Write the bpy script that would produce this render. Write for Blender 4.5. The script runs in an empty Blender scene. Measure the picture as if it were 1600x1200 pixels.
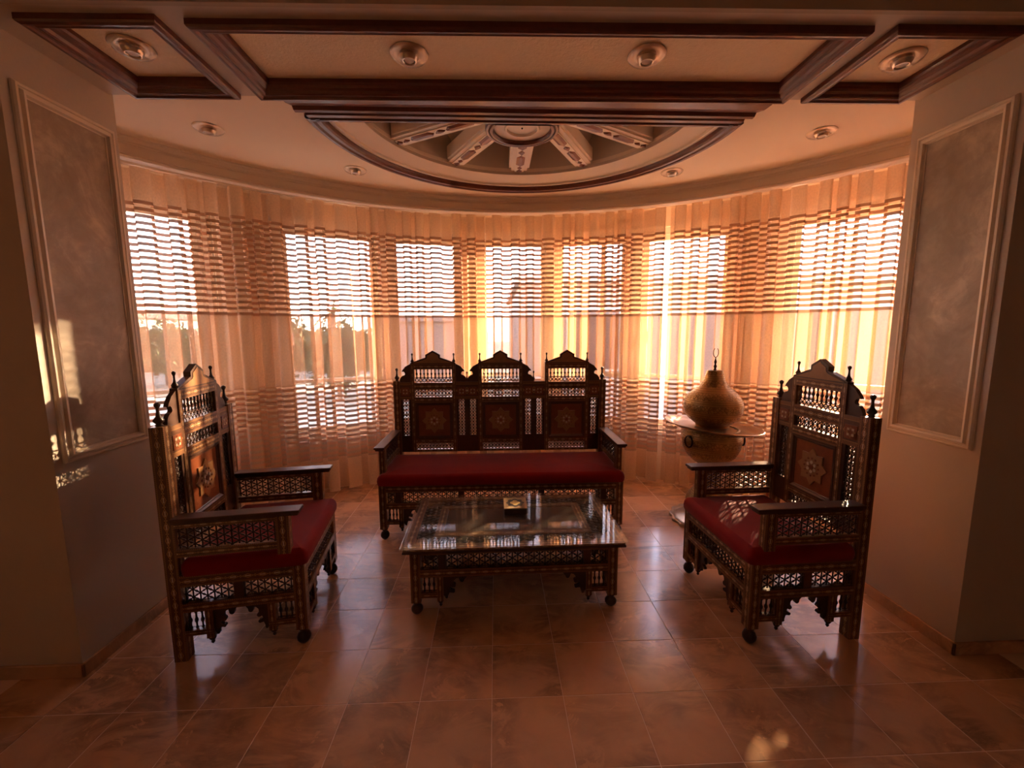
import bpy, bmesh, math, random
from mathutils import Matrix, Vector
random.seed(7)
S = bpy.context.scene
COL = S.collection
PI = math.pi
R = math.radians

# ------------------------------------------------------------------ camera
F_PX, PITCH, YAW, ROLL, CAM_Z = 654.424, 0.124262, 0.038341, -0.0047968, 1.5
cam = bpy.data.cameras.new('camera')
cam_o = bpy.data.objects.new('camera', cam)
COL.objects.link(cam_o)
cam.sensor_fit = 'HORIZONTAL'
cam.sensor_width = 36
cam.lens = F_PX / 1600 * 36
cam.clip_start = 0.05
cam.clip_end = 400
_f = Vector((math.sin(YAW) * math.cos(PITCH), math.cos(YAW) * math.cos(PITCH), -math.sin(PITCH)))
_r = Vector((math.cos(YAW), -math.sin(YAW), 0))
_u = _r.cross(_f)
_r2 = _r * math.cos(ROLL) + _u * math.sin(ROLL)
_u2 = _u * math.cos(ROLL) - _r * math.sin(ROLL)
cam_o.matrix_world = Matrix(((_r2.x, _u2.x, -_f.x, 0), (_r2.y, _u2.y, -_f.y, 0), (_r2.z, _u2.z, -_f.z, CAM_Z), (0, 0, 0, 1)))
S.camera = cam_o

# ------------------------------------------------------------------ view, sky, sun
S.view_settings.view_transform = 'Standard'
S.view_settings.look = 'None'
S.view_settings.gamma = 1
S.view_settings.use_curve_mapping = False
S.view_settings.exposure = 1.92
S.cycles.transparent_max_bounces = 24
S.cycles.max_bounces = 10
S.cycles.diffuse_bounces = 6
S.cycles.transmission_bounces = 8
S.cycles.glossy_bounces = 4
S.cycles.sample_clamp_indirect = 6

world = bpy.data.worlds.new('sky')
S.world = world
world.use_nodes = True
wn = world.node_tree.nodes
wl = world.node_tree.links
wn.clear()
tc = wn.new('ShaderNodeTexCoord')
sx = wn.new('ShaderNodeSeparateXYZ')
cr = wn.new('ShaderNodeValToRGB')
bg = wn.new('ShaderNodeBackground')
wo = wn.new('ShaderNodeOutputWorld')
wl.new(tc.outputs['Generated'], sx.inputs[0])
wl.new(sx.outputs['Z'], cr.inputs[0])
wl.new(cr.outputs[0], bg.inputs[0])
wl.new(bg.outputs[0], wo.inputs[0])
cr.color_ramp.elements[0].position = 0.0
cr.color_ramp.elements[0].color = (1.0, .80, .68, 1)
cr.color_ramp.elements[1].position = 0.7
cr.color_ramp.elements[1].color = (.42, .50, .86, 1)
e = cr.color_ramp.elements.new(0.16)
e.color = (.86, .78, .88, 1)
SKY = 4.3
bg.inputs['Strength'].default_value = SKY

SUN_DIR = Vector((.703 * math.cos(R(12.8)), .711 * math.cos(R(12.8)), math.sin(R(12.8))))
sun = bpy.data.lights.new('sun', 'SUN')
sun.energy = 17
sun.color = (1.0, .72, .45)
sun.angle = R(1.0)
sun_o = bpy.data.objects.new('sun', sun)
COL.objects.link(sun_o)
sun_o.rotation_euler = (-SUN_DIR).to_track_quat('-Z', 'Y').to_euler()
sun_o.location = (8, 12, 8)

# weak fill lamp added behind the camera; no window is built there
al = bpy.data.lights.new('rear_fill', 'AREA')
al.shape = 'RECTANGLE'; al.size = 4.0; al.size_y = 1.4
al.energy = .5
al.color = (1.0, .80, .60)
al_o = bpy.data.objects.new('rear_fill', al)
COL.objects.link(al_o)
al_o.location = (0.2, -4.1, 1.6)
al_o.rotation_euler = (R(90), 0, 0)

# ------------------------------------------------------------------ materials
class NT:
    def __init__(s, name):
        s.m = bpy.data.materials.new(name)
        s.m.use_nodes = True
        s.n = s.m.node_tree.nodes
        s.l = s.m.node_tree.links
        s.n.clear()
        s.out = s.n.new('ShaderNodeOutputMaterial')
    def new(s, t, **k):
        n = s.n.new(t)
        for a, v in k.items():
            setattr(n, a, v)
        return n
    def set(s, sock, v):
        if isinstance(v, bpy.types.NodeSocket):
            s.l.new(v, sock)
        else:
            sock.default_value = v
    def math(s, op, a, b=None, c=None):
        n = s.new('ShaderNodeMath', operation=op)
        s.set(n.inputs[0], a)
        if b is not None: s.set(n.inputs[1], b)
        if c is not None: s.set(n.inputs[2], c)
        return n.outputs[0]
    def mix(s, fac, a, b):
        n = s.new('ShaderNodeMix', data_type='RGBA')
        s.set(n.inputs[0], fac); s.set(n.inputs[6], a); s.set(n.inputs[7], b)
        return n.outputs[2]
    def noise(s, vec, scale, detail=4, rough=.55, dist=0):
        n = s.new('ShaderNodeTexNoise')
        if vec is not None: s.l.new(vec, n.inputs['Vector'])
        n.inputs['Scale'].default_value = scale
        n.inputs['Detail'].default_value = detail
        n.inputs['Roughness'].default_value = rough
        n.inputs['Distortion'].default_value = dist
        return n.outputs[0]
    def ramp(s, fac, *stops):
        n = s.new('ShaderNodeValToRGB')
        s.l.new(fac, n.inputs[0])
        el = n.color_ramp.elements
        el[0].position, el[0].color = stops[0][0], c4(stops[0][1])
        el[1].position, el[1].color = stops[-1][0], c4(stops[-1][1])
        for p, c in stops[1:-1]:
            el.new(p).color = c4(c)
        return n.outputs[0]
    def pos(s):
        return s.new('ShaderNodeNewGeometry').outputs['Position']
    def obj(s):
        return s.new('ShaderNodeTexCoord').outputs['Object']
    def sep(s, v):
        n = s.new('ShaderNodeSeparateXYZ'); s.l.new(v, n.inputs[0]); return n.outputs
    def comb(s, x, y, z):
        n = s.new('ShaderNodeCombineXYZ')
        for i, v in enumerate((x, y, z)): s.set(n.inputs[i], v)
        return n.outputs[0]
    def bump(s, h, strength, dist=.01):
        n = s.new('ShaderNodeBump')
        n.inputs['Strength'].default_value = strength
        n.inputs['Distance'].default_value = dist
        s.l.new(h, n.inputs['Height'])
        return n.outputs[0]
    def bsdf(s, col, rough=.5, metal=0, spec=.5, normal=None, coat=0, sheen=0):
        p = s.new('ShaderNodeBsdfPrincipled')
        s.set(p.inputs['Base Color'], c4(col) if isinstance(col, tuple) else col)
        s.set(p.inputs['Roughness'], rough)
        s.set(p.inputs['Metallic'], metal)
        p.inputs['Specular IOR Level'].default_value = spec
        p.inputs['Coat Weight'].default_value = coat
        p.inputs['Sheen Weight'].default_value = sheen
        if normal is not None: s.l.new(normal, p.inputs['Normal'])
        s.l.new(p.outputs[0], s.out.inputs[0])
        return s.m
def c4(c): return (c[0], c[1], c[2], 1)

MAT = {}
def build_materials():
    t = NT('cream_plaster'); n = t.noise(t.pos(), 60, 3)
    MAT['plaster'] = t.bsdf(t.mix(t.noise(t.pos(), 1.6, 4), c4((.58, .48, .39)), c4((.64, .53, .43))), .6, normal=t.bump(n, .08))
    t = NT('cream_trim')
    MAT['trim'] = t.bsdf((.84, .71, .57), .42)
    t = NT('ceiling_paint')
    MAT['ceil'] = t.bsdf(t.mix(t.noise(t.pos(), 1.2), c4((.88, .72, .54)), c4((.92, .75, .57))), .7)
    t = NT('golden_texture_paint'); n = t.noise(t.pos(), 55, 5, .6, .6)
    MAT['gold_field'] = t.bsdf(t.mix(n, c4((.80, .60, .36)), c4((.93, .74, .48))), .55, normal=t.bump(n, .35))
    t = NT('marbled_stucco'); p = t.pos()
    a = t.noise(p, 2.6, 8, .62, 1.2); b = t.noise(p, 14, 5, .6, .8)
    f = t.ramp(t.math('ADD', t.math('MULTIPLY', a, .75), t.math('MULTIPLY', b, .25)), (.40, (.36, .275, .20)), (.52, (.45, .35, .26)), (.63, (.64, .52, .39)))
    MAT['stucco'] = t.bsdf(f, t.math('SUBTRACT', .62, t.math('MULTIPLY', b, .25)), normal=t.bump(b, .12))
    t = NT('wall_dim_plaster')
    MAT['wall_far'] = t.bsdf(t.mix(t.noise(t.pos(), 2, 4), c4((.46, .37, .28)), c4((.52, .42, .32))), .7)
    t = NT('mahogany_moulding'); p = t.pos()
    w = t.noise(t.new('ShaderNodeMapping').outputs[0], 1) if False else t.noise(p, 30, 4)
    MAT['mahogany'] = t.bsdf(t.mix(w, c4((.085, .022, .012)), c4((.19, .055, .030))), .34, coat=.15)
    # dark carved wood
    t = NT('dark_walnut'); p = t.obj()
    w = t.noise(p, 40, 4)
    MAT['wood'] = t.bsdf(t.mix(w, c4((.045, .016, .007)), c4((.10, .036, .015))), .35)
    t = NT('turned_wood'); MAT['turned'] = t.bsdf((.045, .017, .009), .32)
    t = NT('reddish_panel_wood'); p = t.obj(); w = t.noise(p, 22, 5, .6, 1.5)
    MAT['panel'] = t.bsdf(t.mix(w, c4((.13, .028, .010)), c4((.28, .075, .022))), .28, coat=.2)
    t = NT('star_veneer'); w = t.noise(t.obj(), 30, 4)
    MAT['star'] = t.bsdf(t.mix(w, c4((.23, .10, .037)), c4((.36, .17, .065))), .3, coat=.2)
    t = NT('mother_of_pearl'); w = t.noise(t.obj(), 60, 2)
    MAT['pearl'] = t.bsdf(t.mix(w, c4((.48, .36, .25)), c4((.62, .46, .33))), .22)
    # inlay: UV u = metres along, v = 0..1 across
    def inlay(key, nm, gain):
        t = NT(nm)
        uv = t.new('ShaderNodeUVMap'); uv.uv_map = 'UVMap'
        o = t.sep(uv.outputs[0]); u, v = o[0], o[1]
        vc = t.math('ABSOLUTE', t.math('SUBTRACT', v, .5))
        fr = t.math('FRACT', t.math('DIVIDE', u, .062))
        uc = t.math('ABSOLUTE', t.math('SUBTRACT', fr, .5))
        fr2 = t.math('FRACT', t.math('ADD', t.math('DIVIDE', u, .062), .5))
        uc2 = t.math('ABSOLUTE', t.math('SUBTRACT', fr2, .5))
        dash = t.math('MULTIPLY', t.math('LESS_THAN', vc, .055), t.math('LESS_THAN', uc, .20))
        hexo = t.math('LESS_THAN', t.math('ADD', t.math('MULTIPLY', vc, 1.3), t.math('MULTIPLY', uc, .62)), .27)
        hexi = t.math('LESS_THAN', t.math('ADD', t.math('MULTIPLY', vc, 1.3), t.math('MULTIPLY', uc, .62)), .205)
        ring = t.math('SUBTRACT', hexo, hexi)
        dia = t.math('LESS_THAN', t.math('ADD', t.math('MULTIPLY', vc, 1.0), t.math('MULTIPLY', uc2, 1.4)), .14)
        dot = t.math('LESS_THAN', t.math('ADD', vc, t.math('MULTIPLY', uc2, 1.4)), .06)
        edge = t.math('GREATER_THAN', vc, .38)
        tri = t.math('GREATER_THAN', t.math('FRACT', t.math('ADD', t.math('DIVIDE', u, .0085), t.math('MULTIPLY', vc, 3.5))), .5)
        edget = t.math('MULTIPLY', edge, tri)
        rim = t.math('MULTIPLY', t.math('GREATER_THAN', vc, .345), t.math('LESS_THAN', vc, .375))
        base = t.mix(t.noise(t.obj(), 50, 3), c4((.075, .025, .009)), c4((.15, .052, .018)))
        col = t.mix(hexo, base, c4((.16, .055, .02)))
        col = t.mix(ring, col, c4((.50, .26, .09)))
        col = t.mix(dia, col, c4((.48, .25, .09)))
        col = t.mix(dot, col, c4((.05, .015, .008)))
        col = t.mix(rim, col, c4((.34, .165, .055)))
        col = t.mix(edget, col, c4((.30, .135, .045)))
        col = t.mix(dash, col, c4((.60, .44, .28)))
        hv = t.new('ShaderNodeHueSaturation'); hv.inputs['Value'].default_value = gain; t.l.new(col, hv.inputs['Color'])
        MAT[key] = t.bsdf(hv.outputs[0], .33, coat=.15)
    inlay('inlay', 'inlaid_marquetry', .92)
    inlay('inlay_top', 'inlaid_marquetry_table_top', 1.15)  # lighter copy of the inlay: brightness under the glass put into its colour
    t = NT('red_velvet'); p = t.obj(); w = t.noise(p, 5, 4); w2 = t.noise(p, 220, 2)
    MAT['velvet'] = t.bsdf(t.mix(w, c4((.17, .005, .005)), c4((.30, .010, .009))), .85, spec=.12, sheen=.15, normal=t.bump(w2, .15, .002))
    # marble tiles: position + per tile offset
    t = NT('marble_tile')
    oi = t.new('ShaderNodeObjectInfo')
    rnd = oi.outputs['Random']
    p = t.new('ShaderNodeVectorMath', operation='ADD')
    t.l.new(t.pos(), p.inputs[0])
    t.l.new(t.comb(t.math('MULTIPLY', rnd, 37.0), t.math('MULTIPLY', rnd, 91.0), t.math('MULTIPLY', rnd, 13.0)), p.inputs[1])
    p = p.outputs[0]
    mp = t.new('ShaderNodeMapping'); mp.inputs['Rotation'].default_value = (0, 0, .5); mp.inputs['Scale'].default_value = (1, 2.2, 1)
    t.l.new(p, mp.inputs[0])
    a = t.noise(mp.outputs[0], 2.6, 9, .66, 1.4)
    b = t.noise(p, 9, 6, .7, .8)
    amount = t.math('MULTIPLY', t.math('SUBTRACT', t.noise(p, 3.0, 3, .5, .5), .40), 5.0)
    amount = t.math('MINIMUM', t.math('MAXIMUM', amount, 0), 1)
    vein = t.math('SUBTRACT', 1.0, t.math('MULTIPLY', t.math('ABSOLUTE', t.math('SUBTRACT', a, .52)), 7.5))
    vein = t.math('MULTIPLY', t.math('MAXIMUM', vein, 0), t.math('MULTIPLY', amount, t.math('GREATER_THAN', b, .40)))
    basec = t.mix(t.noise(p, 4, 5), c4((.64, .36, .20)), c4((.82, .50, .30)))
    basec = t.mix(t.math('MULTIPLY', t.math('SUBTRACT', b, .35), .5), basec, c4((.46, .28, .18)))
    col = t.mix(t.math('MULTIPLY', vein, .58), basec, c4((.16, .115, .09)))
    tint = t.math('ADD', .84, t.math('MULTIPLY', rnd, .26))
    hs = t.new('ShaderNodeHueSaturation'); t.l.new(col, hs.inputs['Color']); t.l.new(tint, hs.inputs['Value'])
    MAT['marble'] = t.bsdf(hs.outputs[0], t.math('ADD', .10, t.math('MULTIPLY', b, .14)), spec=.55)
    t = NT('grout'); MAT['grout'] = t.bsdf((.86, .64, .46), .5)
    # brass
    t = NT('engraved_brass'); p = t.obj()
    vo = t.new('ShaderNodeTexVoronoi'); vo.inputs['Scale'].default_value = 46; vo.feature = 'DISTANCE_TO_EDGE'; t.l.new(p, vo.inputs['Vector'])
    zz = t.sep(p)[2]
    bands = t.math('GREATER_THAN', t.math('SINE', t.math('MULTIPLY', zz, 70.0)), -.2)
    rings = t.math('GREATER_THAN', t.math('SINE', t.math('MULTIPLY', zz, 420.0)), .2)
    cut = t.math('LESS_THAN', vo.outputs[0], .09)
    eng = t.math('ADD', t.math('MULTIPLY', cut, bands), t.math('MULTIPLY', t.math('SUBTRACT', 1.0, bands), t.math('MULTIPLY', rings, .7)))
    basec = t.mix(t.noise(p, 14, 4), c4((.20, .115, .042)), c4((.40, .25, .10)))
    MAT['brass'] = t.bsdf(t.mix(t.math('MULTIPLY', eng, .38), basec, c4((.07, .038, .015))), t.math('ADD', .34, t.math('MULTIPLY', eng, .25)), metal=.85, normal=t.bump(t.math('SUBTRACT', 1.0, eng), .7, .004))
    t = NT('tray_brass'); p = t.obj()
    MAT['tray'] = t.bsdf(t.mix(t.noise(p, 20, 4), c4((.30, .19, .11)), c4((.46, .31, .19))), .30, metal=.85, normal=t.bump(t.noise(p, 60, 3), .2, .003))
    t = NT('dark_iron'); MAT['iron'] = t.bsdf((.04, .025, .018), .4, metal=.7)
    t = NT('chrome'); MAT['chrome'] = t.bsdf((.80, .68, .56), .28, metal=.8)
    t = NT('lamp_socket'); MAT['socket'] = t.bsdf((.60, .46, .35), .5)
    t = NT('white_window_frame'); MAT['frame'] = t.bsdf((.72, .64, .54), .45)
    t = NT('stone_sill'); MAT['sill'] = t.bsdf((.62, .52, .44), .4)
    # clear panes
    def pane(name, ior, tint, rough=0.0, dust=0.0):
        t = NT(name)
        ge = t.new('ShaderNodeNewGeometry'); dt = t.new('ShaderNodeVectorMath', operation='DOT_PRODUCT')
        t.l.new(ge.outputs['Normal'], dt.inputs[0]); t.l.new(ge.outputs['Incoming'], dt.inputs[1])
        f0 = ((ior - 1) / (ior + 1)) ** 2
        gz = t.math('POWER', t.math('SUBTRACT', 1.0, t.math('ABSOLUTE', dt.outputs['Value'])), 5.0)
        fac = t.math('ADD', f0, t.math('MULTIPLY', gz, 1 - f0))
        tr = t.new('ShaderNodeBsdfTransparent'); tr.inputs[0].default_value = c4(tint)
        gl = t.new('ShaderNodeBsdfGlossy'); gl.inputs['Roughness'].default_value = rough
        mx = t.new('ShaderNodeMixShader')
        t.l.new(fac, mx.inputs[0]); t.l.new(tr.outputs[0], mx.inputs[1]); t.l.new(gl.outputs[0], mx.inputs[2])
        sh = mx.outputs[0]
        if dust:
            df = t.new('ShaderNodeBsdfDiffuse'); df.inputs[0].default_value = (.75, .68, .58, 1)
            m3 = t.new('ShaderNodeMixShader'); t.l.new(t.math('MULTIPLY', t.noise(t.obj(), 9, 4), dust * 2), m3.inputs[0])
            t.l.new(sh, m3.inputs[1]); t.l.new(df.outputs[0], m3.inputs[2]); sh = m3.outputs[0]
        t.l.new(sh, t.out.inputs[0])
        return t.m
    MAT['pane'] = pane('window_glass', 1.45, (.95, .96, .95))
    MAT['glass_top'] = pane('table_glass', 1.75, (.97, .98, .96), 0, .035)
    t = NT('cut_glass'); g = t.new('ShaderNodeBsdfGlass'); g.inputs['Roughness'].default_value = .05; g.inputs['IOR'].default_value = 1.5
    g.inputs[0].default_value = (1, .92, .82, 1)
    tr = t.new('ShaderNodeBsdfTransparent'); mx = t.new('ShaderNodeMixShader'); mx.inputs[0].default_value = .45
    t.l.new(g.outputs[0], mx.inputs[1]); t.l.new(tr.outputs[0], mx.inputs[2]); t.l.new(mx.outputs[0], t.out.inputs[0])
    MAT['cut_glass'] = t.m
    # sheer curtain, woven bands by height
    t = NT('sheer_curtain')
    o = t.sep(t.pos()); z = o[2]
    top = t.math('MULTIPLY', t.math('GREATER_THAN', z, 1.640), t.math('LESS_THAN', z, 2.405))
    bot = t.math('MULTIPLY', t.math('GREATER_THAN', z, .33), t.math('LESS_THAN', z, 1.045))
    band = t.math('MAXIMUM', top, bot)
    per = .0462
    line = t.math('LESS_THAN', t.math('FRACT', t.math('DIVIDE', t.math('SUBTRACT', z, 1.640), per)), .50)
    dense = t.math('MULTIPLY', band, line)
    opn = t.math('MULTIPLY', t.math('ADD', top, t.math('MULTIPLY', bot, .45)), t.math('SUBTRACT', 1.0, line))
    uv = t.new('ShaderNodeUVMap'); uv.uv_map = 'UVMap'
    thr = t.new('ShaderNodeTexNoise'); thr.inputs['Scale'].default_value = 1; thr.inputs['Detail'].default_value = 2
    mp = t.new('ShaderNodeMapping'); mp.inputs['Scale'].default_value = (260, 60, 1)
    t.l.new(uv.outputs[0], mp.inputs[0]); t.l.new(mp.outputs[0], thr.inputs['Vector'])
    T = t.math('ADD', .22, t.math('MULTIPLY', t.math('SUBTRACT', thr.outputs[0], .5), .25))
    T = t.math('ADD', T, t.math('MULTIPLY', opn, .55))
    T = t.math('MULTIPLY', T, t.math('SUBTRACT', 1.0, t.math('MULTIPLY', dense, .95)))
    colr = t.mix(dense, c4((.94, .71, .51)), c4((.60, .37, .25)))
    di = t.new('ShaderNodeBsdfDiffuse'); t.l.new(colr, di.inputs[0])
    tl = t.new('ShaderNodeBsdfTranslucent'); t.l.new(colr, tl.inputs[0])
    m1 = t.new('ShaderNodeMixShader'); m1.inputs[0].default_value = .03
    t.l.new(di.outputs[0], m1.inputs[1]); t.l.new(tl.outputs[0], m1.inputs[2])
    tr = t.new('ShaderNodeBsdfTransparent'); tr.inputs[0].default_value = (1, .95, .90, 1)
    m2 = t.new('ShaderNodeMixShader'); t.l.new(T, m2.inputs[0]); t.l.new(m1.outputs[0], m2.inputs[1]); t.l.new(tr.outputs[0], m2.inputs[2])
    t.l.new(m2.outputs[0], t.out.inputs[0])
    MAT['curtain'] = t.m
    # outside
    t = NT('tree_leaves'); MAT['leaf'] = t.bsdf(t.mix(t.noise(t.obj(), 3), c4((.05, .07, .02)), c4((.12, .13, .04))), .7)
    t = NT('bark'); MAT['bark'] = t.bsdf((.13, .09, .06), .8)
    t = NT('house_render'); MAT['render'] = t.bsdf(t.mix(t.noise(t.pos(), .8), c4((.25, .20, .17)), c4((.30, .24, .20))), .8)
    t = NT('house_white'); MAT['white'] = t.bsdf((.62, .57, .50), .8)
    t = NT('roof_clay'); MAT['roof'] = t.bsdf((.40, .20, .12), .8)
    t = NT('dry_ground'); MAT['ground'] = t.bsdf(t.mix(t.noise(t.pos(), .5), c4((.36, .29, .21)), c4((.26, .24, .14))), .9)
    t = NT('dark_window'); MAT['darkwin'] = t.bsdf((.05, .05, .06), .15)
    # small ornate box
    t = NT('box_lid_field'); MAT['boxdark'] = t.bsdf((.03, .018, .012), .4)
    t = NT('box_border'); MAT['boxedge'] = t.bsdf(t.mix(t.noise(t.obj(), 160, 3), c4((.22, .12, .05)), c4((.50, .36, .19))), .35)
    t = NT('box_gold'); MAT['boxgold'] = t.bsdf(t.mix(t.noise(t.obj(), 120, 3), c4((.45, .25, .06)), c4((.80, .58, .24))), .35, metal=.3)
build_materials()

# ------------------------------------------------------------------ mesh helpers
class MB:
    def __init__(s):
        s.v = []; s.f = []; s.uv = []; s.sm = []; s.mi = []
    def add(s, verts, faces, uvs=None, smooth=False, mi=0):
        b = len(s.v)
        s.v += [tuple(p) for p in verts]
        for i, f in enumerate(faces):
            s.f.append([b + k for k in f]); s.sm.append(smooth); s.mi.append(mi)
            s.uv.append(uvs[i] if uvs else [(verts[k][0], verts[k][2]) for k in f])
    def box(s, x0, x1, y0, y1, z0, z1, axis=None, mi=0):
        lo, hi = (min(x0, x1), min(y0, y1), min(z0, z1)), (max(x0, x1), max(y0, y1), max(z0, z1))
        d = [hi[i] - lo[i] for i in range(3)]
        if axis is None: axis = d.index(max(d))
        V = [(a, b, c) for a in (lo[0], hi[0]) for b in (lo[1], hi[1]) for c in (lo[2], hi[2])]
        F = [(0, 1, 3, 2), (4, 6, 7, 5), (0, 4, 5, 1), (2, 3, 7, 6), (0, 2, 6, 4), (1, 5, 7, 3)]
        N = [0, 0, 1, 1, 2, 2]
        U = []
        for f, n in zip(F, N):
            if n == axis:
                U.append([(0, 0)] * 4); continue
            o = 3 - n - axis
            U.append([(V[k][axis], (V[k][o] - lo[o]) / d[o]) for k in f])
        s.add(V, F, U, mi=mi)
    def prism(s, poly, y0, y1, mi=0):
        """poly of (x,z) counter-clockwise seen from -y, extruded y0..y1"""
        n = len(poly)
        V = [(p[0], y0, p[1]) for p in poly] + [(p[0], y1, p[1]) for p in poly]
        F = [tuple(range(n)), tuple(range(2 * n - 1, n - 1, -1))]
        F += [(i, i + n, (i + 1) % n + n, (i + 1) % n) for i in range(n)]
        s.add(V, F, mi=mi)
    def lathe(s, prof, c=(0, 0, 0), n=12, mi=0, smooth=True, cap=True):
        """prof (r,z)"""
        V = []; F = []
        for r, z in prof:
            for k in range(n):
                a = 2 * PI * k / n
                V.append((c[0] + r * math.cos(a), c[1] + r * math.sin(a), c[2] + z))
        for i in range(len(prof) - 1):
            for k in range(n):
                F.append((i * n + k, i * n + (k + 1) % n, (i + 1) * n + (k + 1) % n, (i + 1) * n + k))
        s.add(V, F, smooth=smooth, mi=mi)
        if cap:
            b = [tuple(range(n - 1, -1, -1)), tuple(range((len(prof) - 1) * n, len(prof) * n))]
            s.add(V, b, mi=mi)
    def stick(s, a, b, rad, n=5, bead=0, mi=0, smooth=True):
        a = Vector(a); b = Vector(b); d = b - a
        L = d.length
        if L < 1e-6: return
        q = d.to_track_quat('Z', 'Y')
        pr = [(rad, 0), (rad, L)] if not bead else [(rad, 0), (rad, L * .3), (bead, L * .5), (rad, L * .7), (rad, L)]
        V = []; F = []
        for r, z in pr:
            for k in range(n):
                t = 2 * PI * k / n
                V.append(tuple(a + q @ Vector((r * math.cos(t), r * math.sin(t), z))))
        for i in range(len(pr) - 1):
            for k in range(n):
                F.append((i * n + k, i * n + (k + 1) % n, (i + 1) * n + (k + 1) % n, (i + 1) * n + k))
        s.add(V, F, smooth=smooth, mi=mi)
    def ball(s, c, r, n=6, mi=0, sy=1.0):
        V = [(c[0], c[1], c[2] + r)]
        for j in (1, 2):
            t = PI * j / 3
            for k in range(n):
                a = 2 * PI * k / n
                V.append((c[0] + r * math.sin(t) * math.cos(a), c[1] + sy * r * math.sin(t) * math.sin(a), c[2] + r * math.cos(t)))
        V.append((c[0], c[1], c[2] - r))
        F = [(0, 1 + k, 1 + (k + 1) % n) for k in range(n)]
        F += [(1 + k, 1 + n + k, 1 + n + (k + 1) % n, 1 + (k + 1) % n) for k in range(n)]
        F += [(1 + n + k, 1 + 2 * n, 1 + n + (k + 1) % n) for k in range(n)]
        s.add(V, F, smooth=True, mi=mi)
    def sweep_rect(s, P, u0, u1, v0, v1, prof, mi=0):
        """mitred rectangular moulding: prof list of (inset, height) ; P(u,v,h)->xyz"""
        V = []; F = []; n = len(prof)
        for (su, sv, cu, cv) in ((1, 1, u0, v0), (-1, 1, u1, v0), (-1, -1, u1, v1), (1, -1, u0, v1)):
            for d, h in prof:
                V.append(P(cu + su * d, cv + sv * d, h))
        for c in range(4):
            for i in range(n - 1):
                F.append((c * n + i, ((c + 1) % 4) * n + i, ((c + 1) % 4) * n + i + 1, c * n + i + 1))
        s.add(V, F, mi=mi)
    def obj(s, name, mats, parent=None, loc=None, fix=True):
        me = bpy.data.meshes.new(name)
        me.from_pydata(s.v, [], s.f)
        if not isinstance(mats, (list, tuple)): mats = [mats]
        for m in mats: me.materials.append(MAT[m])
        me.polygons.foreach_set('use_smooth', s.sm)
        me.polygons.foreach_set('material_index', s.mi)
        uvl = me.uv_layers.new(name='UVMap')
        flat = [c for f in s.uv for p in f for c in p]
        uvl.data.foreach_set('uv', flat)
        if fix:
            bm = bmesh.new(); bm.from_mesh(me)
            bmesh.ops.recalc_face_normals(bm, faces=bm.faces)
            bm.to_mesh(me); bm.free()
        me.update()
        o = bpy.data.objects.new(name, me)
        COL.objects.link(o)
        if parent: o.parent = parent
        if loc: o.location = loc
        return o

def tag(o, label=None, cat=None, group=None, kind=None):
    if label: o['label'] = label
    if cat: o['category'] = cat
    if group: o['group'] = group
    if kind: o['kind'] = kind
    return o
def empty(name, loc=(0, 0, 0), rz=0):
    o = bpy.data.objects.new(name, None); COL.objects.link(o)
    o.location = loc; o.rotation_euler = (0, 0, rz); o.empty_display_size = .1
    return o
def struct(o, label=None):
    o['kind'] = 'structure'
    if label: o['label'] = label
    return o
def bevel(o, w, seg=2):
    m = o.modifiers.new('bevel', 'BEVEL'); m.width = w; m.segments = seg; m.limit_method = 'ANGLE'; return o

# ------------------------------------------------------------------ room dimensions
XL, XR = -1.83, 2.115                 # inner faces of the two jamb walls
YN_L, YF_L, YN_R, YF_R = 1.75, 2.245, 1.70, 2.18
Z1, Z2 = 2.63, 2.68                   # front soffit, bay ceiling
ZM = 3.0                              # main room ceiling
DC = (.193, 2.475)                    # centre of the half-round dome
WC, WR = (.13, .78), 3.62             # window wall arc
CC, CR = (.10, .90), 3.37             # curtain arc
KC = (.12, .92)                       # cornice arc
def arc(c, r, deg, z=0): return (c[0] + r * math.sin(R(deg)), c[1] + r * math.cos(R(deg)), z)
def sector(mb, c, r0, r1, a0, a1, z0, z1, n=8, mi=0):
    V = []; F = []
    for i in range(n + 1):
        a = a0 + (a1 - a0) * i / n
        V += [arc(c, r0, a, z0), arc(c, r1, a, z0), arc(c, r1, a, z1), arc(c, r0, a, z1)]
    for i in range(n):
        b = 4 * i
        for k in range(4):
            F.append((b + k, b + (k + 1) % 4, b + 4 + (k + 1) % 4, b + 4 + k))
    F += [(0, 1, 2, 3), (4 * n + 3, 4 * n + 2, 4 * n + 1, 4 * n)]
    mb.add(V, F, mi=mi)

# floor: grout bed and marble tiles
TS, TX0, TY0 = .29472, -.029, 1.5546
m = MB(); m.box(-5, 5.2, -4.2, 5.0, -.12, -.0008)
floor = struct(m.obj('floor', 'grout'))
g = .0017
tm = MB()
h = TS / 2 - g; b = .0007
V = [(-h, -h, -.012), (h, -h, -.012), (h, h, -.012), (-h, h, -.012), (-h, -h, -b), (h, -h, -b), (h, h, -b), (-h, h, -b),
     (-h + b, -h + b, 0), (h - b, -h + b, 0), (h - b, h - b, 0), (-h + b, h - b, 0)]
tm.add(V, [(0, 3, 2, 1), (0, 1, 5, 4), (1, 2, 6, 5), (2, 3, 7, 6), (3, 0, 4, 7), (4, 5, 9, 8), (5, 6, 10, 9), (6, 7, 11, 10), (7, 4, 8, 11), (8, 9, 10, 11)])
tile0 = tm.obj('tile', 'marble', floor)
first = True
far_tiles = []
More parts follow.
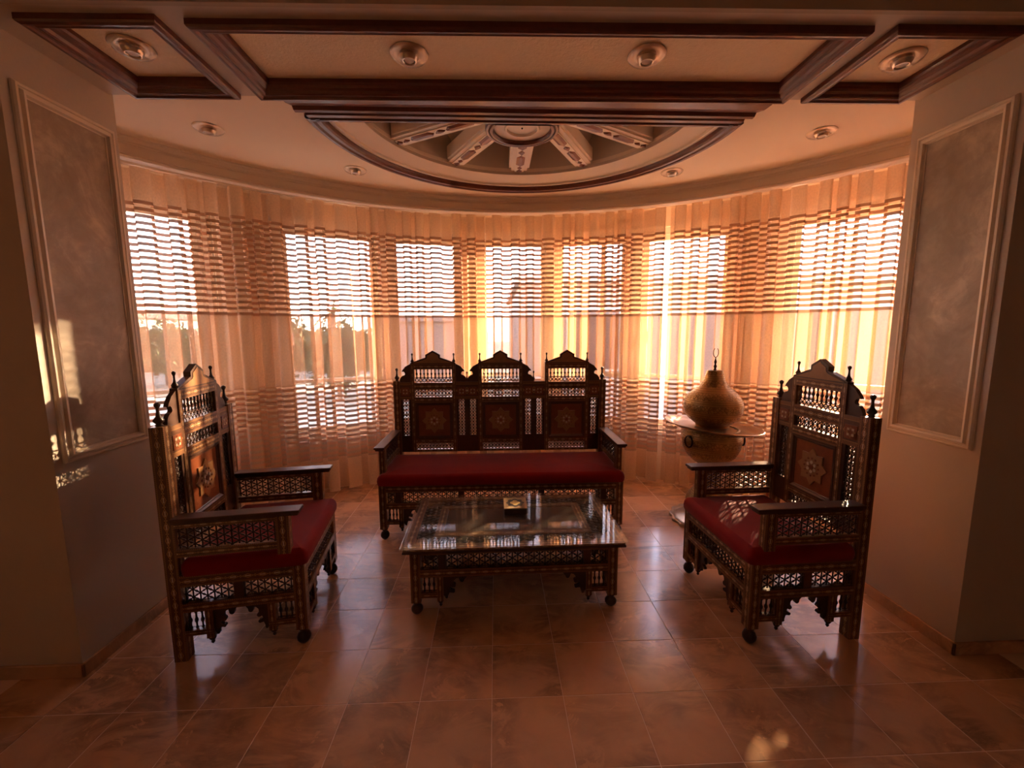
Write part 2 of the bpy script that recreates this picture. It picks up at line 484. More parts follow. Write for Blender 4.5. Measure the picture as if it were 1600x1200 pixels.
for j in range(-20, 10):
    for i in range(-17, 18):
        x = TX0 + (i + .5) * TS; y = TY0 + (j + .5) * TS
        if y > 2.0:
            if math.hypot(x - WC[0], y - WC[1]) > WR + .12: continue
            if y > 3.0 and abs(x) > 3.2: continue
        if (x < XL - .15 or x > XR + .15) and 1.7 < y < 2.3: continue
        near = (y > 1.0 and -3.0 < x < 3.3)
        if near:
            if first: o = tile0; first = False
            else:
                o = tile0.copy(); COL.objects.link(o)
            o.location = (x, y, 0)
        else:
            far_tiles.append((x, y))
ft = MB()
for x, y in far_tiles:
    ft.add([(p[0] + x, p[1] + y, p[2]) for p in V], [(4, 5, 9, 8), (5, 6, 10, 9), (6, 7, 11, 10), (7, 4, 8, 11), (8, 9, 10, 11)])
o = ft.obj('tile_field', 'marble', floor); o['kind'] = 'stuff'

# jamb walls with their returns
def wall_panel(name, x, sgn, y0, y1, z0, z1, parent_label):
    """moulded frame with stuccoed field on the jamb's inner face; sgn = direction of the room"""
    t = struct(empty(name, (x, (y0 + y1) / 2, z0)), parent_label)
    c = ((y0 + y1) / 2, z0)
    P = lambda u, v, h: (sgn * h, u - c[0], v - c[1])
    m = MB()
    m.sweep_rect(P, y0, y1, z0, z1, [(0, 0), (0, .010), (.006, .017), (.014, .017), (.017, .010), (.022, .010), (.028, .022), (.038, .020), (.042, .006), (.048, .006), (.048, 0)])
    m.obj('moulding', 'trim', t)
    m = MB(); m.add([P(y0 + .04, z0 + .04, .004), P(y1 - .04, z0 + .04, .004), P(y1 - .04, z1 - .04, .004), P(y0 + .04, z1 - .04, .004)], [(0, 1, 2, 3)])
    o = m.obj('stucco_field', 'stucco', t, fix=False); o['label'] = 'marbled brown stucco field'
    return t
m = MB(); m.box(-5.0, XL, YN_L, YF_L, -.02, ZM); struct(m.obj('wall_left', 'plaster'))
m = MB(); m.box(XR, 5.2, YN_R, YF_R, -.02, ZM); struct(m.obj('wall_right', 'plaster'))
wall_panel('trim_1', XL, 1, YN_L + .035, YF_L - .03, .955, 2.46, 'cream moulded frame around brown stucco on the left jamb')
wall_panel('trim_2', XR, -1, YN_R + .03, YF_R - .045, .965, 2.44, 'cream moulded frame around brown stucco on the right jamb')
# main room behind the camera
m = MB(); m.box(-5.0, -4.85, -4.2, YN_L, -.02, ZM); struct(m.obj('wall_far_left', 'wall_far'))
m = MB(); m.box(5.05, 5.2, -4.2, YN_R, -.02, ZM); struct(m.obj('wall_far_right', 'wall_far'))
m = MB(); m.box(-5.0, 5.2, -4.35, -4.2, -.02, ZM); struct(m.obj('wall_back', 'wall_far'))
m = MB(); m.box(-5.0, 5.2, -4.35, 1.72, ZM, ZM + .1); struct(m.obj('ceiling', 'ceil'))
# baseboards
def baseboard(name, pts):
    m = MB()
    for (x0, x1, y0, y1) in pts:
        m.box(x0, x1, y0, y1, 0, .062); 
    o = m.obj(name, 'marble'); bevel(o, .003); struct(o); return o
baseboard('baseboard_left', [(XL, XL + .012, YN_L - .012, YF_L), (-4.85, XL + .012, YN_L - .012, YN_L)])
baseboard('baseboard_right', [(XR - .012, XR, YN_R - .012, YF_R), (XR - .012, 5.05, YN_R - .012, YN_R)])

# front soffit with three coffers -------------------------------------------------
SK = -.0165
def sf(x, y): return (x, y + SK * x)
Y0s, Y1s = 1.635, 2.195
coffers = [(-1.70, -1.205, 1.672, 2.185), (-1.115, 1.43, 1.69, 2.19), (1.51, 2.005, 1.68, 2.185)]
FR = .082
m = MB()
xs = [XL] + [v for c in coffers for v in (c[0] + .06, c[1] - .06)] + [XR]
def slab(m, x0, x1, y0, y1, z0, z1):
    a = [(*sf(x0, y0), z0), (*sf(x1, y0), z0), (*sf(x1, y1), z0), (*sf(x0, y1), z0)]
    bt = [(p[0], p[1], z1) for p in a]
    m.add(a + bt, [(0, 3, 2, 1), (4, 5, 6, 7), (0, 1, 5, 4), (1, 2, 6, 5), (2, 3, 7, 6), (3, 0, 4, 7)])
slab(m, XL, XR, Y0s, 1.735, Z1, 2.95)
slab(m, XL, XR, 2.125, Y1s, Z1, 2.80)
for i in range(0, 8, 2): slab(m, xs[i], xs[i + 1], 1.735, 2.125, Z1, 2.80)
struct(m.obj('ceiling_soffit', 'plaster'))
m = MB(); slab(m, XL - .1, XR + .1, Y0s - .02, Y0s, Z1 - .0, ZM); slab(m, -4.9, 5.1, 1.66, 1.72, 2.78, ZM); struct(m.obj('wall_lintel', 'wall_far'))
for i, c in enumerate(coffers):
    t = struct(empty('trim_%d' % (3 + i), (*sf((c[0] + c[1]) / 2, (c[2] + c[3]) / 2), Z1)))
    t['label'] = ['mahogany framed square coffer at the left of the soffit', 'long mahogany framed coffer in the middle of the soffit', 'mahogany framed square coffer at the right of the soffit'][i]
    L = t.location
    P = lambda u, v, h, L=L: (u - L.x, v + SK * u - L.y, -h)
    m = MB()
    m.sweep_rect(P, c[0], c[1], c[2], c[3], [(0, 0), (0, .020), (.004, .026), (.014, .030), (.022, .030), (.028, .023), (.036, .020), (.044, .022), (.052, .018), (.058, .008), (.070, .002), (.078, -.006), (.082, -.016), (.082, -.034)])
    m.obj('mahogany_frame', 'mahogany', t)
    m = MB(); m.add([P(c[0] + .05, c[2] + .05, -.032), P(c[1] - .05, c[2] + .05, -.032), P(c[1] - .05, c[3] - .05, -.032), P(c[0] + .05, c[3] - .05, -.032)], [(0, 1, 2, 3)])
    m.obj('coffer_field', 'gold_field', t, fix=False)

# bay ceiling with half-round opening ----------------------------------------------
m = MB()
RI, RO = 1.13, 3.95
V = []; F = []
N = 48
for i in range(N + 1):
    a = -90 + 180 * i / N
    V.append(arc(DC, RI, a, Z2)); 
    V.append(arc(DC, 2.2 + .0 * i, a, Z2)); V.append(arc(DC, 3.3, a, Z2))
for i in range(N):
    for k in (0, 1): F.append((3 * i + k, 3 * i + 3 + k, 3 * i + 4 + k, 3 * i + 1 + k))
m.add(V, F)
m.add([(-3.4, 2.15, Z2), (3.8, 2.15, Z2), (3.8, DC[1], Z2), (-3.4, DC[1], Z2)], [(0, 1, 2, 3)])
struct(m.obj('ceiling_bay', 'ceil', fix=False))
m = MB(); m.box(-3.6, 4.0, 2.0, 5.0, 3.15, 3.2); struct(m.obj('ceiling_slab', 'ceil'))
# dome: sloping ring, vaulted gores, spokes, hub
dome = struct(empty('trim_6', (DC[0], DC[1], Z2)), 'half-round dome with radiating spokes and mahogany rim in the bay ceiling')
def sweep_arc(m, prof, a0=-90, a1=90, n=60, c=(0, 0), mi=0, smooth=False):
    V = []; F = []; k = len(prof)
    for i in range(n + 1):
        a = a0 + (a1 - a0) * i / n
        for r, z in prof: V.append(arc(c, r, a, z))
    for i in range(n):
        for j in range(k - 1):
            F.append((i * k + j, (i + 1) * k + j, (i + 1) * k + j + 1, i * k + j + 1))
    m.add(V, F, mi=mi, smooth=smooth)
m = MB(); sweep_arc(m, [(1.218, 0), (1.218, -.020), (1.208, -.028), (1.190, -.028), (1.180, -.018), (1.172, -.018), (1.162, -.030), (1.142, -.030), (1.132, -.020), (1.126, -.004), (1.126, .03)])
m.obj('mahogany_rim', 'mahogany', dome)
m = MB(); sweep_arc(m, [(1.13, .0), (1.105, .0), (1.10, -.008), (1.09, -.008), (1.085, .006), (.985, .042), (.98, .036), (.962, .042), (.955, .052), (.955, .075)])
m.obj('cream_ring', 'trim', dome)
m = MB()
def strip(m, prof, x0, x1, mit=0):
    V = []; n = len(prof)
    for i, (y, z) in enumerate(prof): V.append((x0 + mit * (y - prof[0][0]), y, z))
    for i, (y, z) in enumerate(prof): V.append((x1 - mit * (y - prof[0][0]), y, z))
    m.add(V, [(i, i + 1, n + i + 1, n + i) for i in range(n - 1)] + [tuple(range(n)), tuple(range(2 * n - 1, n - 1, -1))])
strip(m, [(-.255, .05), (-.255, -.034), (-.235, -.040), (-.175, -.036), (-.13, -.022), (-.105, -.014), (-.090, -.028), (-.070, -.030), (-.060, -.024), (-.060, .05)], -1.235, 1.225)
strip(m, [(-.060, .05), (-.060, -.024), (-.048, -.032), (-.022, -.032), (-.012, -.020), (0, -.020), (.010, -.030), (.026, -.030), (.034, -.018), (.034, .05)], -1.19, 1.19)
m.obj('mahogany_beam', 'mahogany', dome)
z0 = .058
gore_m = MB(); wall_m = MB()
for gI in range(6):
    ac = -75 + 30 * gI
    half = 13.0
    V = []; F = []; nr, na = 10, 14
    for i in range(nr + 1):
        r = .20 + (.955 - .20) * i / nr
        for j in range(na + 1):
            s_ = -1 + 2 * j / na
            zz = z0 + .02 + .27 * (r / .955) ** 1.3 * math.sqrt(max(0, 1 - s_ * s_)) * .95
            V.append(arc((0, 0), r, ac + s_ * (half + 2.2), zz))
    for i in range(nr):
        for j in range(na):
            a_ = i * (na + 1) + j
            F.append((a_, a_ + 1, a_ + na + 2, a_ + na + 1))
    gore_m = MB(); gore_m.add(V, F, smooth=True)
    gore_m.obj('vault_gore', 'plaster', dome)
    W = []
    for j in range(na + 1):
        W.append(arc((0, 0), .956, ac - (half + 2.2) * (1 - 2 * j / na), 0.03)); p = V[nr * (na + 1) + j]; W.append((W[-1][0], W[-1][1], p[2] + .01))
    wm = MB(); wm.add(W, [(2 * j, 2 * j + 1, 2 * j + 3, 2 * j + 2) for j in range(na)])
    wm.obj('end_arch', 'plaster', dome)
for sI in range(7):
    a = -90 + 30 * sI
    rot = Matrix.Rotation(R(-a), 4, 'Z')
    m = MB()
    w = .062
    for (x0, x1, zb, zt) in ((-w, w, z0, z0 + .10), (-w - .016, w + .016, z0 + .014, z0 + .10), (-.034, .034, z0 - .008, z0)):
        m.box(x0, x1, .18, .95 - (.02 if x0 < -w else 0), zb, zt, axis=1)
    m.v = [tuple(rot @ Vector(p)) for p in m.v]
    sp = m.obj('spoke', 'trim', dome)
    m = MB()
    def hexa(m, ya, yb, w):
        c = min(.03, (yb - ya) / 2)
        zt, zm_ = z0 - .016, z0 - .008
        P = [(0, ya), (w, ya + c), (w, yb - c), (0, yb), (-w, yb - c), (-w, ya + c)]
        V = [(x, y, zm_) for x, y in P] + [(x * .35, ya + (y - ya) * .9 + (yb - ya) * .05, zt) for x, y in P]
        m.add(V, [(i, (i + 1) % 6, 6 + (i + 1) % 6, 6 + i) for i in range(6)] + [tuple(range(6, 12))])
    for ya, yb, w in ((.24, .34, .022), (.345, .56, .030), (.565, .64, .022), (.65, .84, .030), (.845, .90, .020), (.905, .955, .026)):
        hexa(m, ya, yb, w)
    m.v = [tuple(rot @ Vector(p)) for p in m.v]
    m.obj('wood_inlay', 'panel', sp)
# hub plate with ring, cut at the beam
hub = MB()
HC = (-.028, .112)
def cut_arc(m, prof, c, n=64):
    V = []; F = []; k = len(prof)
    for i in range(n + 1):
        a = -180 + 360 * i / n
        for r, z in prof:
            x, y, z_ = arc(c, r, a, z); V.append((x, max(y, .03), z_))
    for i in range(n):
        for j in range(k - 1): F.append((i * k + j, (i + 1) * k + j, (i + 1) * k + j + 1, i * k + j + 1))
    m.add(V, F)
m = MB(); cut_arc(m, [(.214, .06), (.214, -.022), (.208, -.030), (.196, -.030), (.190, -.022), (.184, -.032), (.170, -.034), (.162, -.020), (.162, -.010)], HC)
m.obj('hub_ring', 'mahogany', dome)
m = MB(); cut_arc(m, [(.165, -.012), (.105, -.012), (.100, -.020), (.090, -.020), (.084, -.008), (.001, -.010)], HC)
m.obj('hub_disc', 'trim', dome)
m = MB(); m.lathe([(.004, -.016), (.006, -.008)], (HC[0], HC[1], 0), 8); m.obj('hub_hook', 'iron', dome)

# cornice / curtain pelmet along the arc
m = MB()
pf = [(3.10, 2.50), (2.965, 2.545), (2.955, 2.548), (2.950, 2.560), (2.958, 2.566), (2.985, 2.570), (2.985, 2.574), (3.010, 2.585), (3.012, 2.640), (3.000, 2.646), (3.000, 2.650), (2.985, 2.655), (2.975, 2.668), (2.962, 2.672), (2.962, Z2)]
pf[0] = (3.00, 2.575); 
sweep_arc(m, [(3.03, Z2), (3.03, 2.55)] + pf[1:], -64, 64, 90, KC)
struct(m.obj('trim_7', 'trim'))['label'] = 'curved cream cornice above the curtains'

# curved bay wall with its openings
m = MB()
sector(m, WC, WR, WR + .25, -70, 70, -.02, .50, 48)
sector(m, WC, WR, WR + .25, -70, 70, 2.485, 3.15, 48)
for a0, a1 in ((-70, -52.5), (-40.7, -33.1), (33.2, 40.1), (51.8, 70)):
    sector(m, WC, WR, WR + .25, a0, a1, .50, 2.485, 6)
# unseen outer fins and pier thickening, added to block oblique sun
for a in (-19.35, -5.9, 7.2, 20.1): sector(m, WC, WR + .15, WR + .46, a - 1.5, a + 1.5, .40, 2.55, 2)
for a0, a1 in ((-40.7, -33.1), (33.2, 40.1)): sector(m, WC, WR + .2, WR + .46, a0, a1, .40, 2.55, 4)
struct(m.obj('wall_bay', 'trim'))
# bay side returns behind the jambs
m = MB(); m.box(-3.45, -3.2, 1.9, 3.0, -.02, 3.15); struct(m.obj('wall_bay_left', 'plaster'))
m = MB(); m.box(3.5, 3.7, 1.9, 3.0, -.02, 3.15); struct(m.obj('wall_bay_right', 'plaster'))
m = MB(); m.box(-3.6, 4.0, 2.0, 2.1, 2.80, 3.2); struct(m.obj('wall_over_soffit', 'plaster'))

# windows
def chord(m, a0, a1, z0, z1, d0, d1, mi=0):
    """flat slab between two angles, in the plane of the current window, depth d0..d1 outward"""
    w0, w1 = CW
    wm = (w0 + w1) / 2
    dist = WR * math.cos(R((w1 - w0) / 2))
    nrm = Vector((math.sin(R(wm)), math.cos(R(wm)), 0)); tg = Vector((math.cos(R(wm)), -math.sin(R(wm)), 0))
    base = Vector((WC[0], WC[1], 0)) + nrm * dist
    A = base + tg * dist * math.tan(R(a0 - wm)); B = base + tg * dist * math.tan(R(a1 - wm))
    V = []
    for p in (A, B):
        for d in (d0, d1):
            for z in (z0, z1): V.append(tuple(p + nrm * d + Vector((0, 0, z))))
    m.add(V, [(0, 1, 3, 2), (4, 6, 7, 5), (0, 4, 5, 1), (2, 3, 7, 6), (0, 2, 6, 4), (1, 5, 7, 3)], mi=mi)
WIN = [(-52.5, -40.7, -51.0, -42.7, None), (-33.1, -19.35, -32.4, -21.2, None), (-19.35, -5.9, -17.4, -8.5, None), (-5.9, 7.2, -3.5, 5.5, None),
       (7.2, 20.1, 8.9, 18.2, 15.3), (20.1, 33.2, 22.1, 32.6, None), (40.1, 51.8, 41.4, 51.2, None)]
for i, (a0, a1, g0, g1, mid) in enumerate(WIN):
    t = struct(empty('window_%d' % (i + 1), (0, 0, 0)), 'white framed window %s' % ['at the far left behind the chair', 'right of the left pier', 'left of the sofa crests', 'behind the middle of the sofa', 'behind the right end of the sofa', 'behind the brass brazier', 'at the far right behind the chair'][i])
    m = MB()
    CW = (a0, a1)
    e0 = (g0 - a0) * .55; e1 = (a1 - g1) * .55
    for x0, x1 in ((a0 - .5, a0 + e0), (a1 - e1, a1 + .5)): chord(m, x0, x1, .50, 2.485, .045, .14)
    chord(m, a0 + e0, a1 - e1, 2.425, 2.485, .06, .14); chord(m, a0 + e0, a1 - e1, .50, .555, .06, .14)
    m.obj('window_frame', 'frame', t)
    m = MB()
    for x0, x1 in ((a0 + e0, g0), (g1, a1 - e1)): chord(m, x0, x1, .555, 2.425, .075, .125)
    chord(m, g0, g1, 2.37, 2.425, .075, .125); chord(m, g0, g1, .555, .61, .075, .125)
    chord(m, g0, g1, 1.035, 1.065, .08, .12)
    if mid: chord(m, mid - .35, mid + .35, .61, 2.37, .075, .125)
    m.obj('sash', 'frame', t)
    for za, zb in ((.60, 1.04), (1.06, 2.38)):
        m = MB(); chord(m, g0 - .05, g1 + .05, za, zb, .098, .102); m.obj('pane', 'pane', t)
    m = MB(); chord(m, a0, a1, .47, .50, -.02, .30); m.obj('window_sill', 'sill', t)
    m = MB(); hp = g0 if i % 2 else g1
    P = Vector(arc(WC, WR + .06, hp)); m.box(P.x - .012, P.x + .012, P.y - .012, P.y + .012, 1.38, 1.50); m.obj('handle', 'chrome', t)

# ------------------------------------------------------------------ curtains
def curtain(a0, a1, seed, label):
    rnd = random.Random(seed)
    ph = [rnd.uniform(0, 6) for _ in range(6)]
    m = MB(); V = []; F = []; UV = []
    n = int((a1 - a0) / .16)
    zs = [.035, .30, .65, 1.0, 1.35, 1.7, 2.05, 2.4, 2.62]
    for i in range(n + 1):
        a = a0 + (a1 - a0) * i / n
        for k, z in enumerate(zs):
            dr = .12 * math.sin(z * .8 + ph[4])
            f = 2 * PI * a / 2.55 + 1.3 * math.sin(a * .31 + ph[0]) + .8 * math.sin(a * .83 + ph[1]) + dr * (1 + math.sin(a * .5))
            am = .046 + .014 * math.sin(a * .57 + ph[2])
            am *= (1.15 - .25 * z / 2.6)
            if abs(a + 37) < 5 or abs(a - 36.5) < 5: am *= 1.25
            s_ = math.sin(f)
            r = CR + am * math.copysign(abs(s_) ** .75, s_) + .010 * math.sin(2.7 * a + ph[3])
            ta = a + math.degrees(-.026 * math.sin(2 * f) / CR) * (1.1 - .15 * z / 2.6)
            V.append(arc(CC, r, ta, z)); UV.append((a * .06, z))
    nz = len(zs)
    fs = [(i * nz + k, (i + 1) * nz + k, (i + 1) * nz + k + 1, i * nz + k + 1) for i in range(n) for k in range(nz - 1)]
    m.add(V, fs, [[UV[k] for k in f] for f in fs], smooth=True)
    o = m.obj('curtain', 'curtain', fix=False)
    return tag(o, label, 'curtain', 'sheer banded curtains around the bay')
curtain(-66, -37.5, 1, 'sheer striped curtain at the left end of the bay, behind the sunlit chair')
curtain(-37.2, -3.25, 2, 'sheer striped curtain left of the bright gap behind the sofa')
curtain(-2.75, 26.1, 3, 'sheer striped curtain right of the bright gap behind the sofa')
curtain(26.4, 37.4, 4, 'sheer striped curtain behind the brass brazier')
curtain(37.7, 66, 5, 'sheer striped curtain at the right end, beside the right stucco panel')
m = MB(); sector(m, CC, CR - .02, CR + .02, -66, 66, 2.63, 2.66, 60)
tag(m.obj('curtain_track', 'trim'), 'curved curtain track hidden above the cornice lip', 'curtain track')

# ------------------------------------------------------------------ ceiling lights
def downlight(x, y, z, label, group):
    t = tag(empty('ceiling_light', (x, y, z)), label, 'ceiling light', group)
    m = MB(); m.lathe([(.040, 0), (.076, 0), (.078, -.006), (.070, -.016), (.056, -.022), (.048, -.020), (.040, -.010), (.040, 0)], n=28, cap=False)
    m.obj('glass_ring', 'cut_glass', t)
    m = MB(); m.lathe([(.078, .0), (.080, -.002), (.044, -.003), (.040, .0)], n=28, cap=False); m.obj('back_plate', 'chrome', t)
    m = MB(); m.lathe([(.040, -.001), (.038, -.014), (.030, -.030), (.026, -.032), (.024, -.026)], n=20, cap=False)
    m.obj('lamp_cup', 'chrome', t)
    m = MB(); m.lathe([(.030, -.001), (.024, -.012), (.020, -.027)], n=16); m.obj('bulb', 'socket', t)
    return t
def sfy(x, y): return y
for x, y, lb in ((-1.47, 1.925, 'round glass downlight in the left square coffer'), (-.352, 1.935, 'round glass downlight, left one of the long middle coffer'),
                 (.652, 1.912, 'round glass downlight, right one of the long middle coffer'), (1.765, 1.90, 'round glass downlight in the right square coffer')):
    downlight(x, y, Z1 + .031, lb, 'downlights in the soffit coffers')
for x, y, lb in ((-1.652, 2.66, 'round glass downlight in the bay ceiling, at its left end'), (-1.012, 3.272, 'small round glass downlight between the dome rim and the left cornice'),
                 (1.327, 3.25, 'small round glass downlight between the dome rim and the right cornice'), (1.965, 2.605, 'round glass downlight in the bay ceiling, at its right end')):
    downlight(x, y, Z2, lb, 'downlights in the bay ceiling')

# ------------------------------------------------------------------ carved furniture
def lattice_tri(m, x0, x1, z0, z1, y, p=.034):
    nx = max(2, round((x1 - x0) / (p * .866))); dx = (x1 - x0) / nx
    nz = max(1, round((z1 - z0) / p)); dz = (z1 - z0) / nz
    def nodes(i): return [z0 + dz * (j + (.5 if i % 2 else 0)) for j in range(-1, nz + 2)]
    for i in range(nx + 1):
        x = x0 + dx * i
        m.stick((x, y, z0), (x, y, z1), .0034)
        for z in nodes(i):
            if z0 - .001 <= z <= z1 + .001: m.ball((x, y, z), .0080)
            if i < nx:
                for s_ in (-1, 1):
                    zb = z + s_ * dz / 2
                    a = (x, z); b_ = (x + dx, zb)
                    if min(a[1], b_[1]) < z0 - .002 or max(a[1], b_[1]) > z1 + .002: continue
                    m.stick((a[0], y, a[1]), (b_[0], y, b_[1]), .003, bead=.0052)
def lattice_x(m, x0, x1, z0, z1, y, p=.028):
    nx = max(1, round((x1 - x0) / p)); dx = (x1 - x0) / nx
    nz = max(1, round((z1 - z0) / p)); dz = (z1 - z0) / nz
    for i in range(nx + 1):
        m.stick((x0 + dx * i, y, z0), (x0 + dx * i, y, z1), .0030)
        for j in range(nz + 1): m.ball((x0 + dx * i, y, z0 + dz * j), .0072)
    for j in range(1, nz): m.stick((x0, y, z0 + dz * j), (x1, y, z0 + dz * j), .0026)
    for i in range(nx):
        for j in range(nz):
            a = (x0 + dx * i, z0 + dz * j)
            m.stick((a[0], y, a[1]), (a[0] + dx, y, a[1] + dz), .0026, bead=.0048)
            m.stick((a[0] + dx, y, a[1]), (a[0], y, a[1] + dz), .0026)
def lattice_spindle(m, x0, x1, z0, z1, y, p=.0285, rings=True):
    n = max(2, round((x1 - x0) / p)); dx = (x1 - x0) / n
    H = z1 - z0
    for i in range(n):
        x = x0 + dx * (i + .5)
        b = z0 + (H * .36 if rings else 0); h = z1 - b
        m.lathe([(.0035, 0), (.007, h * .07), (.004, h * .14), (.0045, h * .32), (.0085, h * .42), (.0085, h * .50), (.0045, h * .60), (.004, h * .82), (.007, h * .90), (.0035, h)], (x, y, b), 6, cap=False)
        if rings:
            cz = z0 + H * .18; rr = min(H * .15, dx * .42)
            pts = [(x + rr * math.cos(2 * PI * k / 8), y, cz + rr * math.sin(2 * PI * k / 8)) for k in range(8)]
            for k in range(8): m.stick(pts[k], pts[(k + 1) % 8], .0032, n=4)
            m.ball((x, y, z0 + H * .34), .006)
            m.stick((x, y, z0), (x, y, cz - rr), .003)
    if rings:
        m.stick((x0, y, z0 + H * .18), (x1, y, z0 + H * .18), .0024)
        m.stick((x0, y, z0 + H * .36), (x1, y, z0 + H * .36), .003)
def finial_prof(h, r):
    return [(r * .55, 0), (r * .75, h * .05), (r * .5, h * .10), (r * .95, h * .20), (r, h * .27), (r * .45, h * .42), (r * .30, h * .60), (r * .30, h * .75), (r * .55, h * .85), (r * .6, h * .93), (r * .2, h)]
def scallop(side=1, w=.13, h=.12):
    """fretwork spandrel polygon: from (0,0) top corner to (w,0), hanging to (0,-h)"""
    P = [(0, 0), (w, 0)]
    def bump_(cx, cz, r, a0, a1, n=5):
        return [(cx + r * math.cos(R(a0 + (a1 - a0) * k / n)), cz + r * math.sin(R(a0 + (a1 - a0) * k / n))) for k in range(n + 1)]
    P += [(w * .96, -h * .06), (w * .88, -h * .16)]
    P += bump_(w * .76, -h * .22, h * .09, 10, -170)
    P += [(w * .62, -h * .10), (w * .52, -h * .13)]
    P += [(w * .43, -h * .22), (w * .42, -h * .34), (w * .50, -h * .40)]
    P += bump_(w * .42, -h * .46, h * .08, 60, -120)
    P += [(w * .30, -h * .50), (w * .26, -h * .58), (w * .38, -h * .66)]
    P += bump_(w * .40, -h * .72, h * .065, 70, -130)
    P += [(w * .24, -h * .76), (w * .20, -h * .86)]
    P += bump_(w * .12, -h * .97, h * .06, 40, -200)
    P += [(0, -h * .88)]
    return P
def local_to(mb, mat):
    mb.v = [tuple(mat @ Vector(p)) for p in mb.v]; return mb

def apron(parent, L, mat, dz=0.0, leg=.052, splits=(), rear_plain=False, hw=.13):
    """one side of a base between x=0..L (legs excluded), outward = -y"""
    def part(name, m, mt): return local_to(m, mat).obj(name, mt, parent)
    t = .034
    m = MB(); m.box(0, L, 0, t, .362 + dz, .415 + dz if dz == 0 else .388, axis=0); part('top_rail', m, 'inlay')
    m = MB(); m.box(0, L, 0, t, .238 + dz, .280 + dz, axis=0); part('lower_rail', m, 'inlay')
    cuts = [.012] + [v for s_ in splits for v in (s_ - .02, s_ + .02)] + [L - .012]
    m = MB()
    for i in range(0, len(cuts), 2): lattice_tri(m, cuts[i], cuts[i + 1], .283 + dz, .359 + dz, t * .5)
    part('lattice', m, 'turned')
    for s_ in splits:
        m = MB(); m.box(s_ - .02, s_ + .02, .004, t - .004, .280 + dz, .362 + dz, axis=2); part('lattice_divider', m, 'wood')
    for e_ in (0, 1):
        fx = (lambda x: x) if e_ == 0 else (lambda x: L - x)
        m = MB(); m.box(fx(0), fx(.118), 0, t, .122 + dz, .148 + dz, axis=0); part('foot_rail', m, 'inlay')
        m = MB(); m.box(fx(.086), fx(.118), 0, t, .100 + dz, .238 + dz, axis=2); part('foot_stile', m, 'inlay')
        m = MB(); lattice_spindle(m, min(fx(.006), fx(.080)), max(fx(.006), fx(.080)), .148 + dz, .238 + dz, t * .5, .024, False); part('spindle_window', m, 'turned')
        m = MB(); m.lathe([(.012, 0), (.016, -.006), (.012, -.014), (.006, -.02), (.009, -.028), (.003, -.036)], (fx(.102), t * .5, .100 + dz), 8); part('pendant', m, 'turned')
        m = MB(); P = scallop(1, hw, .125)
        P = [(fx(.118 + x), .238 + dz + z) for x, z in P]
        if e_ == 1: P = P[::-1]
        m.prism(P, .010, .026); part('fret_bracket', m, 'turned')

def caster(parent, x, y, h=.088):
    m = MB(); m.lathe([(.014, h), (.022, h - .006), (.022, h - .012), (.012, h - .020), (.024, h - .030), (.032, h * .45), (.031, h * .28), (.022, h * .12), (.010, 0)], (x, y, 0), 14)
    m.obj('turned_foot', 'turned', parent)

def star_panel(parent, uc, half, z0, z1, y):
    zc = (z0 + z1) / 2; hz = (z1 - z0) / 2
    m = MB(); m.box(uc - half, uc + half, y + .010, y + .022, z0, z1); p = m.obj('star_panel', 'panel', parent)
    m = MB()
    P = lambda u, v, h: (u, y + .010 - h, v)
    m.sweep_rect(P, uc - half, uc + half, z0, z1, [(0, 0), (0, .012), (.010, .012), (.018, .004), (.022, .004), (.026, 0)]); m.obj('panel_moulding', 'wood', p)
    r0 = min(half, hz) * .66
    pts = []
    for k in range(16):
        r = r0 if k % 2 == 0 else r0 * .74
        a = 2 * PI * k / 16 + PI / 8 * 0
        pts.append((uc + r * math.sin(a), zc + r * math.cos(a) * 1.04))
    pts = pts[::-1]
    m = MB(); m.prism(pts, y + .003, y + .0102); m.obj('star', 'star', p)
    m = MB()
    for ring, (cnt, rr, sz) in enumerate(((1, 0, .013), (6, .026, .0095), (12, .048, .006))):
        for k in range(cnt):
            a = 2 * PI * k / cnt
            cx, cz = uc + rr * math.sin(a), zc + rr * math.cos(a)
            m.prism([(cx + sz * math.cos(-2 * PI * j / 6 + a), cz + sz * math.sin(-2 * PI * j / 6 + a)) for j in range(6)][::-1], y + .0005, y + .0031, mi=ring % 2)
    m.obj('rosette', ['panel', 'pearl'], p)

